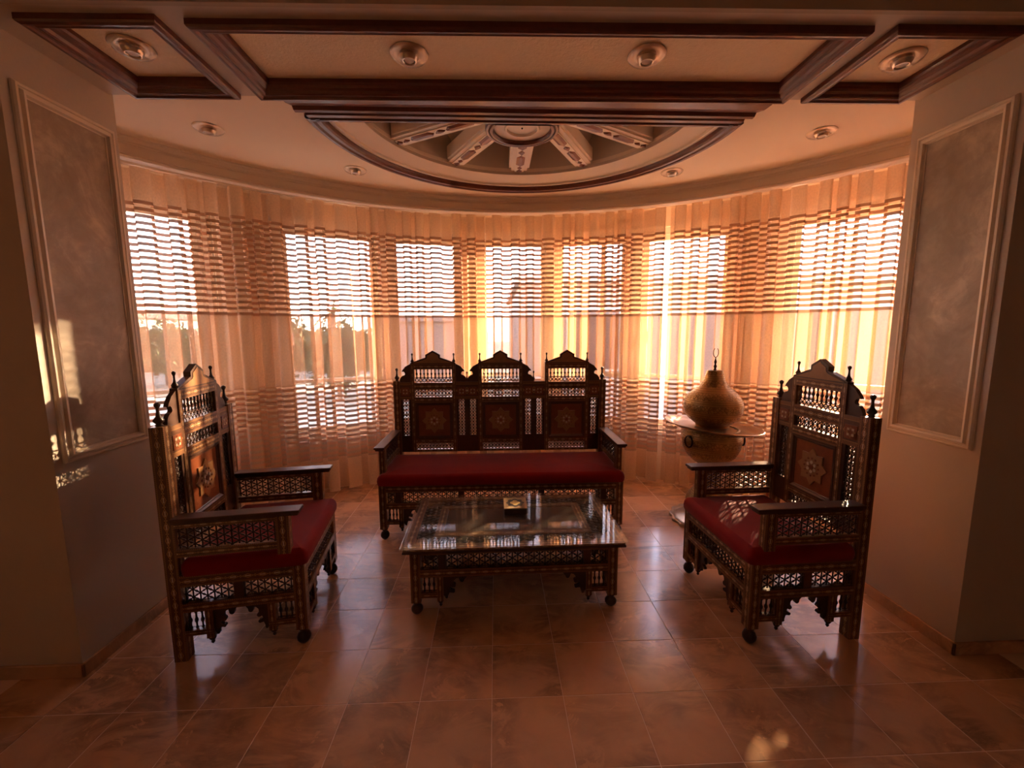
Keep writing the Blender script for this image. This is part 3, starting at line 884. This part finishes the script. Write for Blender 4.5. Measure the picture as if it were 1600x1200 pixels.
def seat(name, label, cat, loc, rz, W, centres, k, group=None, broken=None, D=.575):
    t = tag(empty(name, loc, rz), label, cat, group)
    hw = W / 2; lg = .052
    # legs and rear posts
    for sx_ in (-1, 1):
        m = MB(); m.box(sx_ * hw, sx_ * (hw - lg), 0, lg, .085, .415, axis=2); m.obj('leg', 'inlay', t)
        caster(t, sx_ * (hw - lg / 2), lg / 2 + .002)
        m = MB(); m.box(sx_ * hw, sx_ * (hw - .055), D - .055, D, 0, 1.100, axis=2); m.obj('rear_post', 'inlay', t)
    # aprons
    sp = (.50, 1.165) if W > 1 else ()
    if W > 1: sp = (.085, .535, 1.115, 1.57)
    apron(t, W - 2 * lg, Matrix.Translation((-hw + lg, 0, 0)), splits=sp)
    L = D - lg - .055
    apron(t, L, Matrix.Translation((-hw, D - .055, 0)) @ Matrix.Rotation(-PI / 2, 4, 'Z'), splits=(L * .5,), hw=.10)
    apron(t, L, Matrix.Translation((hw, lg, 0)) @ Matrix.Rotation(PI / 2, 4, 'Z'), splits=(L * .5,), hw=.10)
    m = MB(); m.box(-hw + .055, hw - .055, D - .04, D - .015, .30, .415, axis=0); m.obj('rear_rail', 'wood', t)
    # cushion
    m = MB()
    nx, ny = (34 if W > 1 else 16), 14
    x0, x1, y0, y1 = -hw - .006, hw + .006, -.014, D - .062
    V = []; F = []; prof = [(.0, .415), (-.004, .425), (-.006, .445), (-.002, .466), (.010, .482), (.028, .490)]
    rr = .03
    import itertools
    ring = []
    for (cx, cy, a0) in ((x1 - rr, y0 + rr, -90), (x1 - rr, y1 - rr, 0), (x0 + rr, y1 - rr, 90), (x0 + rr, y0 + rr, 180)):
        for q in range(5):
            a = R(a0 + 22.5 * q); ring.append((cx, cy, math.cos(a), math.sin(a)))
    nrg = len(ring)
    for ins, z in prof:
        for cx, cy, ca, sa in ring: V.append((cx + (rr - ins) * ca, cy + (rr - ins) * sa, z))
    for i in range(len(prof) - 1):
        for q in range(nrg): F.append((i * nrg + q, i * nrg + (q + 1) % nrg, (i + 1) * nrg + (q + 1) % nrg, (i + 1) * nrg + q))
    m.add(V, F, smooth=True)
    # crowned top
    last = V[-nrg:]
    rings = [last]
    cxm, cym = 0, (y0 + y1) / 2
    for f_, dzz in ((.85, .008), (.65, .014), (.4, .018), (.15, .020)):
        rings.append([(cxm + (p[0] - cxm) * (f_ if W < 1 else 1 - (1 - f_) * .35), cym + (p[1] - cym) * f_, .490 + dzz + .002 * math.sin(p[0] * 9 + f_ * 7)) for p in last])
    V2 = [p for r_ in rings for p in r_]
    F2 = [(i * nrg + q, i * nrg + (q + 1) % nrg, (i + 1) * nrg + (q + 1) % nrg, (i + 1) * nrg + q) for i in range(4) for q in range(nrg)]
    F2.append(tuple(range(4 * nrg, 5 * nrg)))
    m.add(V2, F2, smooth=True)
    c_ = m.obj('cushion', 'velvet', t); c_['label'] = 'red velvet seat cushion'
    # arms
    for s_ in (-1, 1):
        m = MB(); xa, xb = s_ * (hw + .022), s_ * (hw - .052)
        m.box(xa, xb, -.002, D - .050, .676, .692, axis=1); m.box(s_ * (hw + .014), s_ * (hw - .044), .006, D - .050, .664, .677, axis=1)
        a_ = m.obj('armrest', 'wood', t); bevel(a_, .004)
        m = MB(); m.box(s_ * hw, s_ * (hw - .040), .052, .108, .405, .664, axis=2); m.obj('arm_post', 'inlay', t)
        m = MB(); m.box(s_ * hw, s_ * (hw - .030), .108, D - .055, .642, .664, axis=1); m.obj('arm_rail', 'inlay', t)
        m = MB(); m.box(s_ * hw, s_ * (hw - .030), .108, D - .055, .505, .540, axis=1); m.obj('arm_rail', 'inlay', t)
        m = MB(); lattice_tri(m, .118, D - .065, .542, .640, 0, .034)
        local_to(m, Matrix.Translation((s_ * (hw - .015), 0, 0)) @ Matrix.Rotation(PI / 2, 4, 'Z')); m.obj('arm_lattice', 'turned', t)
    # back
    yb0, yb1 = D - .050, D - .015
    ym = (yb0 + yb1) / 2
    def rail(x0, x1, z0, z1, nm='back_rail', mt='inlay', ax=0, dy=0):
        m = MB(); m.box(x0, x1, yb0 + dy, yb1 - dy, z0, z1, axis=ax); return m.obj(nm, mt, t)
    for ci, uc in enumerate(centres):
        a, b, c, d = .155 * k, .185 * k, .203 * k, .257 * k
        e_ = .2775 * k
        for s_ in (-1, 1):
            rail(uc + s_ * a, uc + s_ * b, .500, 1.240, 'back_stile', ax=2)
            rail(uc + s_ * b, uc + s_ * c, .500, .945, 'back_stile', 'wood', ax=2, dy=.004)
            rail(uc + s_ * d, uc + s_ * e_, .500, .945, 'back_stile', 'wood', ax=2, dy=.004)
            rail(uc + s_ * c, uc + s_ * d, .500, .640, 'corner_block', 'wood', ax=2, dy=.004)
            blk = rail(uc + s_ * b, uc + s_ * e_, .945, 1.090, 'corner_block', 'inlay', ax=0)
            # square star inlay on the block
            m = MB(); cx, cz = uc + s_ * (b + e_) / 2, 1.012; q = .030
            m.box(cx - q - .004, cx + q + .004, yb0 - .003, yb0 + .001, cz - q - .004, cz + q + .004, mi=0)
            for kk in range(8):
                aa = 2 * PI * kk / 8
                px, pz = cx + q * .62 * math.sin(aa), cz + q * .62 * math.cos(aa)
                m.prism([(px + .0085 * math.sin(aa + PI / 2 * j), pz + .0085 * math.cos(aa + PI / 2 * j)) for j in range(4)][::-1], yb0 - .0045, yb0 - .003, mi=1 if kk % 2 else 2)
            m.obj('inlaid_square', ['panel', 'pearl', 'star'], t)
            m = MB(); lattice_x(m, min(uc + s_ * c, uc + s_ * d) + .002, max(uc + s_ * c, uc + s_ * d) - .002, .642, .943, ym, .0275); m.obj('side_lattice', 'turned', t)
            # shoulder scroll and inner finial
            if not (broken and (ci, s_) == broken):
                P = [(b, 1.090), (e_, 1.090), (e_ - .003, 1.112), (e_ - .012, 1.130), (e_ - .026, 1.143), (e_ - .042, 1.148), (e_ - .048, 1.156), (e_ - .044, 1.170), (e_ - .034, 1.178),
                     (e_ - .020, 1.176), (e_ - .026, 1.190), (e_ - .038, 1.203), (e_ - .050, 1.218), (b + .006, 1.238), (b, 1.240)]
                P = [(uc + s_ * x, z) for x, z in P]
                if s_ < 0: P = P[::-1]
                m = MB(); m.prism(P, ym - .010, ym + .010); m.obj('shoulder_scroll', 'wood', t)
            m = MB(); m.lathe(finial_prof(.088, .0145), (uc + s_ * (a + b) / 2, ym, 1.240), 10); m.obj('finial', 'turned', t)
        for z0, z1 in ((.500, .520), (.575, .610), (.920, .965), (1.025, 1.085), (1.195, 1.240)):
            rail(uc - a, uc + a, z0, z1)
        m = MB(); lattice_x(m, uc - a, uc + a, .520, .575, ym, .027); m.obj('lower_lattice', 'turned', t)
        m = MB(); lattice_x(m, uc - a, uc + a, .965, 1.025, ym, .029); m.obj('upper_lattice', 'turned', t)
        m = MB(); lattice_spindle(m, uc - a + .004, uc + a - .004, 1.085, 1.195, ym, .0315 * k); m.obj('crest_spindles', 'turned', t)
        star_panel(t, uc, a, .610, .920, yb0)
        # crest
        P = [(-b, 1.240), (b, 1.240), (b, 1.248), (.075 * k, 1.288), (.060 * k, 1.292), (.060 * k, 1.315), (0, 1.350), (-.060 * k, 1.315), (-.060 * k, 1.292), (-.075 * k, 1.288), (-b, 1.248)]
        m = MB(); m.prism([(uc + x, z) for x, z in P], ym - .016, ym + .016); cr_ = m.obj('crest', 'wood', t)
        P = [(-b + .02, 1.246), (b - .02, 1.246), (.055 * k, 1.280), (.045 * k, 1.290), (.045 * k, 1.308), (0, 1.334), (-.045 * k, 1.308), (-.045 * k, 1.290), (-.055 * k, 1.280)]
        m = MB(); m.prism([(uc + x, z) for x, z in P], ym - .019, ym - .016); m.obj('crest_veneer', 'star', cr_)
        if ci:
            xm = (centres[ci - 1] + uc) / 2
            m = MB(); m.lathe(finial_prof(.085, .012), (xm, ym, 1.090), 10); m.obj('finial', 'turned', t)
    for s_ in (-1, 1):
        m = MB(); m.lathe(finial_prof(.105, .021), (s_ * (hw - .0275), D - .0275, 1.100), 12); m.obj('finial', 'turned', t)
    return t

def place(foot, lf, rz):
    """world origin so that local point lf lands on foot"""
    c_, s_ = math.cos(rz), math.sin(rz)
    return (foot[0] - (c_ * lf[0] - s_ * lf[1]), foot[1] - (s_ * lf[0] + c_ * lf[1]), 0)

seat('carved_sofa', 'three-crested dark carved wooden sofa with a long red velvet seat before the curtains', 'sofa', (.037, 2.905, 0), 0, 1.765, (-.555, 0, .555), 1.0, broken=(2, -1), D=.60)
rzL = R(98.6)
seat('carved_armchair', 'sunlit carved inlaid armchair with red seat beside the left jamb wall', 'armchair', place((-.947, 1.914), (-.296, .028), rzL), rzL, .645, (0,), .96, 'carved inlaid armchairs facing each other')
rzR = R(-87.8)
seat('carved_armchair', 'shaded carved inlaid armchair with red seat beside the brass brazier', 'armchair', place((1.214, 1.817), (.296, .028), rzR), rzR, .645, (0,), .96, 'carved inlaid armchairs facing each other')

# ------------------------------------------------------------------ coffee table
def table():
    W, D = 1.105, .585
    rz = R(1.1)
    t = tag(empty('coffee_table', (.093, 2.085, 0), rz), 'low carved lattice coffee table with a glass top in front of the sofa', 'table')
    hw, lg, dz = W / 2, .052, -.020
    for sx_ in (-1, 1):
        for y in (0, D - lg):
            m = MB(); m.box(sx_ * hw, sx_ * (hw - lg), y, y + lg, .075, .388, axis=2); m.obj('leg', 'inlay', t)
            caster(t, sx_ * (hw - lg / 2), y + lg / 2, .078)
    L = W - 2 * lg
    apron(t, L, Matrix.Translation((-hw + lg, 0, 0)), dz=dz, splits=(.115, L - .115))
    apron(t, L, Matrix.Translation((hw - lg, D, 0)) @ Matrix.Rotation(PI, 4, 'Z'), dz=dz, splits=(.115, L - .115))
    L2 = D - 2 * lg
    apron(t, L2, Matrix.Translation((-hw, D - lg, 0)) @ Matrix.Rotation(-PI / 2, 4, 'Z'), dz=dz, splits=(L2 / 2,))
    apron(t, L2, Matrix.Translation((hw, lg, 0)) @ Matrix.Rotation(PI / 2, 4, 'Z'), dz=dz, splits=(L2 / 2,))
    ox, oy = hw + .030, .045
    m = MB(); m.box(-ox, ox, -oy, D + oy, .372, .386); bevel(m.obj('table_top', 'wood', t), .003)
    # inlaid rails around sunken lattice channels
    x0, x1, y0, y1 = -ox, ox, -oy, D + oy
    def r4(x0, x1, y0, y1, w):
        for a in ((x0, x1, y0, y0 + w, 0), (x0, x1, y1 - w, y1, 0), (x0, x0 + w, y0 + w, y1 - w, 1), (x1 - w, x1, y0 + w, y1 - w, 1)):
            m = MB(); m.box(a[0], a[1], a[2], a[3], .386, .398, axis=a[4]); m.obj('top_inlay_rail', 'inlay_top', t)
    r4(x0 + .004, x1 - .004, y0 + .004, y1 - .004, .050)
    r4(x0 + .150, x1 - .150, y0 + .135, y1 - .135, .045)
    for a in ((x0 + .056, x0 + .148, y0 + .135, y1 - .135), (x1 - .148, x1 - .056, y0 + .135, y1 - .135), (x0 + .15, x1 - .15, y0 + .056, y0 + .132), (x0 + .15, x1 - .15, y1 - .132, y1 - .056)):
        m = MB(); lattice_tri(m, a[0], a[1], a[2], a[3], 0, .040)
        m.v = [(p[0], p[2], .391 + p[1]) for p in m.v]; m.obj('top_lattice', 'turned', t)
    m = MB(); m.box(x0 + .21, x1 - .21, y0 + .19, y1 - .19, .386, .394, axis=0); m.obj('centre_panel', 'wood', t)
    m = MB(); m.box(-ox - .010, ox + .010, -oy - .010, D + oy + .010, .401, .411); gl = m.obj('glass_top', 'glass_top', t); bevel(gl, .002); gl['label'] = 'clear reflective glass sheet'
    # box lying on the glass
    b = tag(empty('ornate_box', (.110, 2.470, .4115), R(0)), 'small ornate box with a gold flower on its dark lid, on the glass table', 'box')
    m = MB(); m.box(-.068, .068, -.078, .078, 0, .034); bevel(m.obj('body', 'wood', b), .003)
    m = MB(); m.box(-.070, .070, -.080, .080, .034, .041); ld = m.obj('lid', 'boxedge', b); bevel(ld, .0015)
    m = MB(); q = .052; n = 40
    P = [(.0 + q * (1 + .10 * math.cos(8 * 2 * PI * k / n)) * math.cos(2 * PI * k / n), q * 1.12 * (1 + .10 * math.cos(8 * 2 * PI * k / n)) * math.sin(2 * PI * k / n)) for k in range(n)]
    m.add([(x, y, .0416) for x, y in P], [tuple(range(n))]); m.obj('lid_field', 'boxdark', ld, fix=False)
    m = MB()
    P = [(.030 * (.75 + .30 * abs(math.cos(2 * 2 * PI * k / n))) * math.cos(2 * PI * k / n), .036 * (.75 + .30 * abs(math.cos(2 * 2 * PI * k / n))) * math.sin(2 * PI * k / n)) for k in range(n)]
    m.add([(x, y, .0422) for x, y in P], [tuple(range(n))]); m.obj('flower_emblem', 'boxgold', ld, fix=False)
table()

# ------------------------------------------------------------------ brass brazier
def brazier():
    t = tag(empty('brass_brazier', (1.675, 3.13, 0)), 'tall engraved brass brazier with pear-shaped lid and wide tray, behind the right armchair', 'brazier')
    n = 40
    # scalloped base tray
    V = []; F = []
    prof = [(.02, .045), (.16, .040), (.225, .018), (.255, .014), (.275, .026)]
    for r, z in prof:
        for k in range(96):
            a = 2 * PI * k / 96
            s_ = 1 + (.035 * math.cos(16 * a) if r > .24 else 0)
            V.append((r * s_ * math.cos(a), r * s_ * math.sin(a), z))
    V += [(p[0] * 1.0, p[1] * 1.0, 0.0) for p in V[-96:]]
    for i in range(len(prof)):
        for k in range(96): F.append((i * 96 + k, i * 96 + (k + 1) % 96, (i + 1) * 96 + (k + 1) % 96, (i + 1) * 96 + k))
    m = MB(); m.add(V, F, smooth=True); m.obj('scalloped_base', 'tray', t)
    m = MB(); m.lathe([(.155, .042), (.165, .060), (.150, .085), (.135, .10), (.150, .12), (.165, .16), (.155, .20), (.120, .25), (.092, .30), (.082, .36), (.088, .40), (.105, .42), (.100, .44), (.085, .455), (.095, .475)], n=n)
    m.obj('pedestal', 'brass', t)
    m = MB(); m.lathe([(.090, .470), (.125, .488), (.178, .540), (.208, .600), (.216, .660), (.208, .705), (.192, .735), (.198, .750), (.18, .750)], n=n, cap=False)
    bw = m.obj('bowl', 'brass', t)
    for a in (200, -12):
        m = MB(); cx, cy = .218 * math.cos(R(a)), .218 * math.sin(R(a))
        tn = Vector((-math.sin(R(a)), math.cos(R(a)), 0)); o_ = Vector((math.cos(R(a)), math.sin(R(a)), 0))
        pts = [Vector((cx, cy, .665)) + tn * .036 * math.cos(2 * PI * k / 14) + Vector((0, 0, .044 * math.sin(2 * PI * k / 14))) + o_ * .012 for k in range(14)]
        for k in range(14): m.stick(pts[k], pts[(k + 1) % 14], .007, n=6)
        m.ball((cx, cy, .70), .014); m.obj('ring_handle', 'iron', bw)
    # tray, slightly tilted
    m = MB(); m.lathe([(.02, .756), (.20, .752), (.285, .752), (.300, .762), (.345, .776), (.356, .774), (.356, .768), (.345, .768), (.30, .752), (.285, .744), (.02, .744)], n=64, cap=False)
    tr_ = m.obj('tray', 'tray', t); tr_.rotation_euler = (0, R(5), 0); tr_.location = (-.062, 0, .008)
    m = MB(); m.lathe([(.120, .768), (.122, .785), (.140, .798), (.178, .828), (.202, .870), (.212, .915), (.206, .965), (.178, 1.015), (.140, 1.050), (.105, 1.080), (.080, 1.115), (.066, 1.160), (.058, 1.195), (.050, 1.200)], n=n)
    ld = m.obj('lid', 'brass', t)
    m = MB(); m.lathe([(.014, 1.198), (.008, 1.214), (.013, 1.230), (.006, 1.246), (.011, 1.264), (.004, 1.286), (.003, 1.300)], n=10)
    pts = [(.020 * math.sin(R(a)), 0, 1.335 - .036 * math.cos(R(a)) * 1.0) for a in range(-150, 151, 20)]
    for k in range(len(pts) - 1): m.stick(pts[k], pts[k + 1], .0028, n=5)
    m.obj('crescent_finial', 'iron', ld)
brazier()

# ------------------------------------------------------------------ outside
GZ = -.6
m = MB(); m.box(-60, 60, 4.6, 90, GZ - .2, GZ); struct(m.obj('ground', 'ground'))
def house(x0, x1, y0, y1, h, mat, label, gable=False, wins=()):
    t = tag(empty('house', ((x0 + x1) / 2, y0, GZ)), label, 'house')
    cx = (x0 + x1) / 2; w = (x1 - x0) / 2; d = y1 - y0
    m = MB(); m.box(-w, w, 0, d, 0, h); m.obj('wall', mat, t)
    m = MB()
    if gable: m.prism([(-w - .3, h), (w + .3, h), (0, h + w * .45)], -.3, d + .3)
    else: m.box(-w - .12, w + .12, -.12, d + .1, h, h + .18)
    m.obj('roof', 'roof' if gable else mat, t)
    for wx, wz, ww, wh in wins:
        m = MB(); m.box(wx - ww / 2 - .06, wx + ww / 2 + .06, -.05, .02, wz - .06, wz + wh + .06); f_ = m.obj('window', 'white', t)
        m = MB(); m.box(wx - ww / 2, wx + ww / 2, -.07, -.04, wz, wz + wh); m.obj('pane', 'darkwin', f_)
house(.58, 14.5, 10, 18, 3.21, 'render', 'flat-roofed beige neighbouring house behind the right-hand curtains', wins=((-5.2, 1.2, 1.2, 1.4), (0, 1.2, 1.2, 1.4), (5, 1.2, 1.2, 1.4)))
house(-3.4, -1.1, 14.5, 18, 2.45, 'render', 'low flat-roofed outbuilding seen left of the sofa crests')
house(-33, -25.5, 30, 38, 3.2, 'white', 'white gabled house far behind the left window', True, ((-2, 1, 1.2, 1.3), (1.8, 1, 1.2, 1.3)))
def tree(x, y, h, r, seed, label, palm=False):
    rnd = random.Random(seed)
    t = tag(empty('palm_tree' if palm else 'garden_tree', (x, y, GZ)), label, 'tree', 'garden trees outside')
    m = MB(); m.stick((0, 0, 0), (0, 0, h * .8), .10 if palm else .07, 7); m.obj('trunk', 'bark', t)
    m = MB(); V = []; F = []
    if palm:
        for k in range(22):
            a = 2 * PI * k / 22 + rnd.uniform(-.1, .1); el = rnd.uniform(-.3, 1.1); pv = Vector((0, 0, h * .8)); L = r
            d = Vector((math.cos(a) * math.cos(el), math.sin(a) * math.cos(el), math.sin(el)))
            for s_ in range(7):
                nx = pv + d * L / 7; d = (d + Vector((0, 0, -.22))).normalized(); sd = Vector((-math.sin(a), math.cos(a), 0)) * .12 * (1 - s_ / 8)
                b = len(V); V += [tuple(pv - sd), tuple(pv + sd), tuple(nx)]; F.append((b, b + 1, b + 2)); pv = nx
    else:
        for k in range(1500):
            u = rnd.uniform(-1, 1); a = rnd.uniform(0, 2 * PI); q = rnd.uniform(.6, 1) * (1 + .25 * math.sin(3 * a + u * 4)); s_ = math.sqrt(1 - u * u)
            c_ = Vector((r * q * s_ * math.cos(a), r * q * s_ * math.sin(a), h * .58 + h * .42 * q * u))
            w = .13
            p = [c_ + Vector((rnd.uniform(-w, w), rnd.uniform(-w, w), rnd.uniform(-w, w))) for _ in range(3)]
            b = len(V); V += [tuple(v) for v in p]; F.append((b, b + 1, b + 2))
    m.add(V, F); m.obj('foliage', 'leaf', t, fix=False)
for x, y, h, r, lb in ((-16.5, 17.5, 2.9, 1.3, 'bushy garden tree seen through the far left window, nearest the jamb'),
                       (-13.0, 17, 2.6, 1.2, 'bushy garden tree in the right half of the far left window'),
                       (-10.2, 20, 3.2, 1.3, 'dark garden tree at the left edge of the window right of the left pier'),
                       (-7.4, 14.5, 2.75, 1.05, 'dark garden tree in the middle of the window right of the left pier'),
                       (-4.9, 13.2, 2.3, .85, 'low rounded tree beside the outbuilding'),
                       (-23, 20, 3.4, 1.6, 'garden tree at the far left before the white gabled house')):
    tree(x, y, h, r, int(-x * 7), lb)
tree(-6.6, 17.5, 3.6, 1.3, 40, 'palm with drooping fronds above the shrubs left of the sofa', True)

# clipped hedge closing the garden on the left
rnd = random.Random(5)
hx0, hx1 = -30.0, -4.6
t = tag(empty('garden_hedge', ((hx0 + hx1) / 2, 23.5, GZ)), 'long dark hedge at the end of the garden behind the trees', 'hedge')
m = MB(); m.box(-(hx1 - hx0) / 2, (hx1 - hx0) / 2, .15, .75, 0, 2.0); m.obj('woody_core', 'leaf', t)
m = MB(); V = []; F = []
for k in range(9000):
    c_ = Vector((rnd.uniform(-(hx1 - hx0) / 2, (hx1 - hx0) / 2), rnd.uniform(-.1, .8), rnd.uniform(0, 2.05)))
    if rnd.random() < .3: c_.z = 2.0 + .22 * abs(math.sin(c_.x * 1.3) * math.sin(c_.x * .37 + 1)) + rnd.uniform(-.1, .12)
    w = .16
    b = len(V); V += [tuple(c_ + Vector((rnd.uniform(-w, w), rnd.uniform(-w, w), rnd.uniform(-w, w)))) for _ in range(3)]; F.append((b, b + 1, b + 2))
m.add(V, F); m.obj('foliage', 'leaf', t, fix=False)
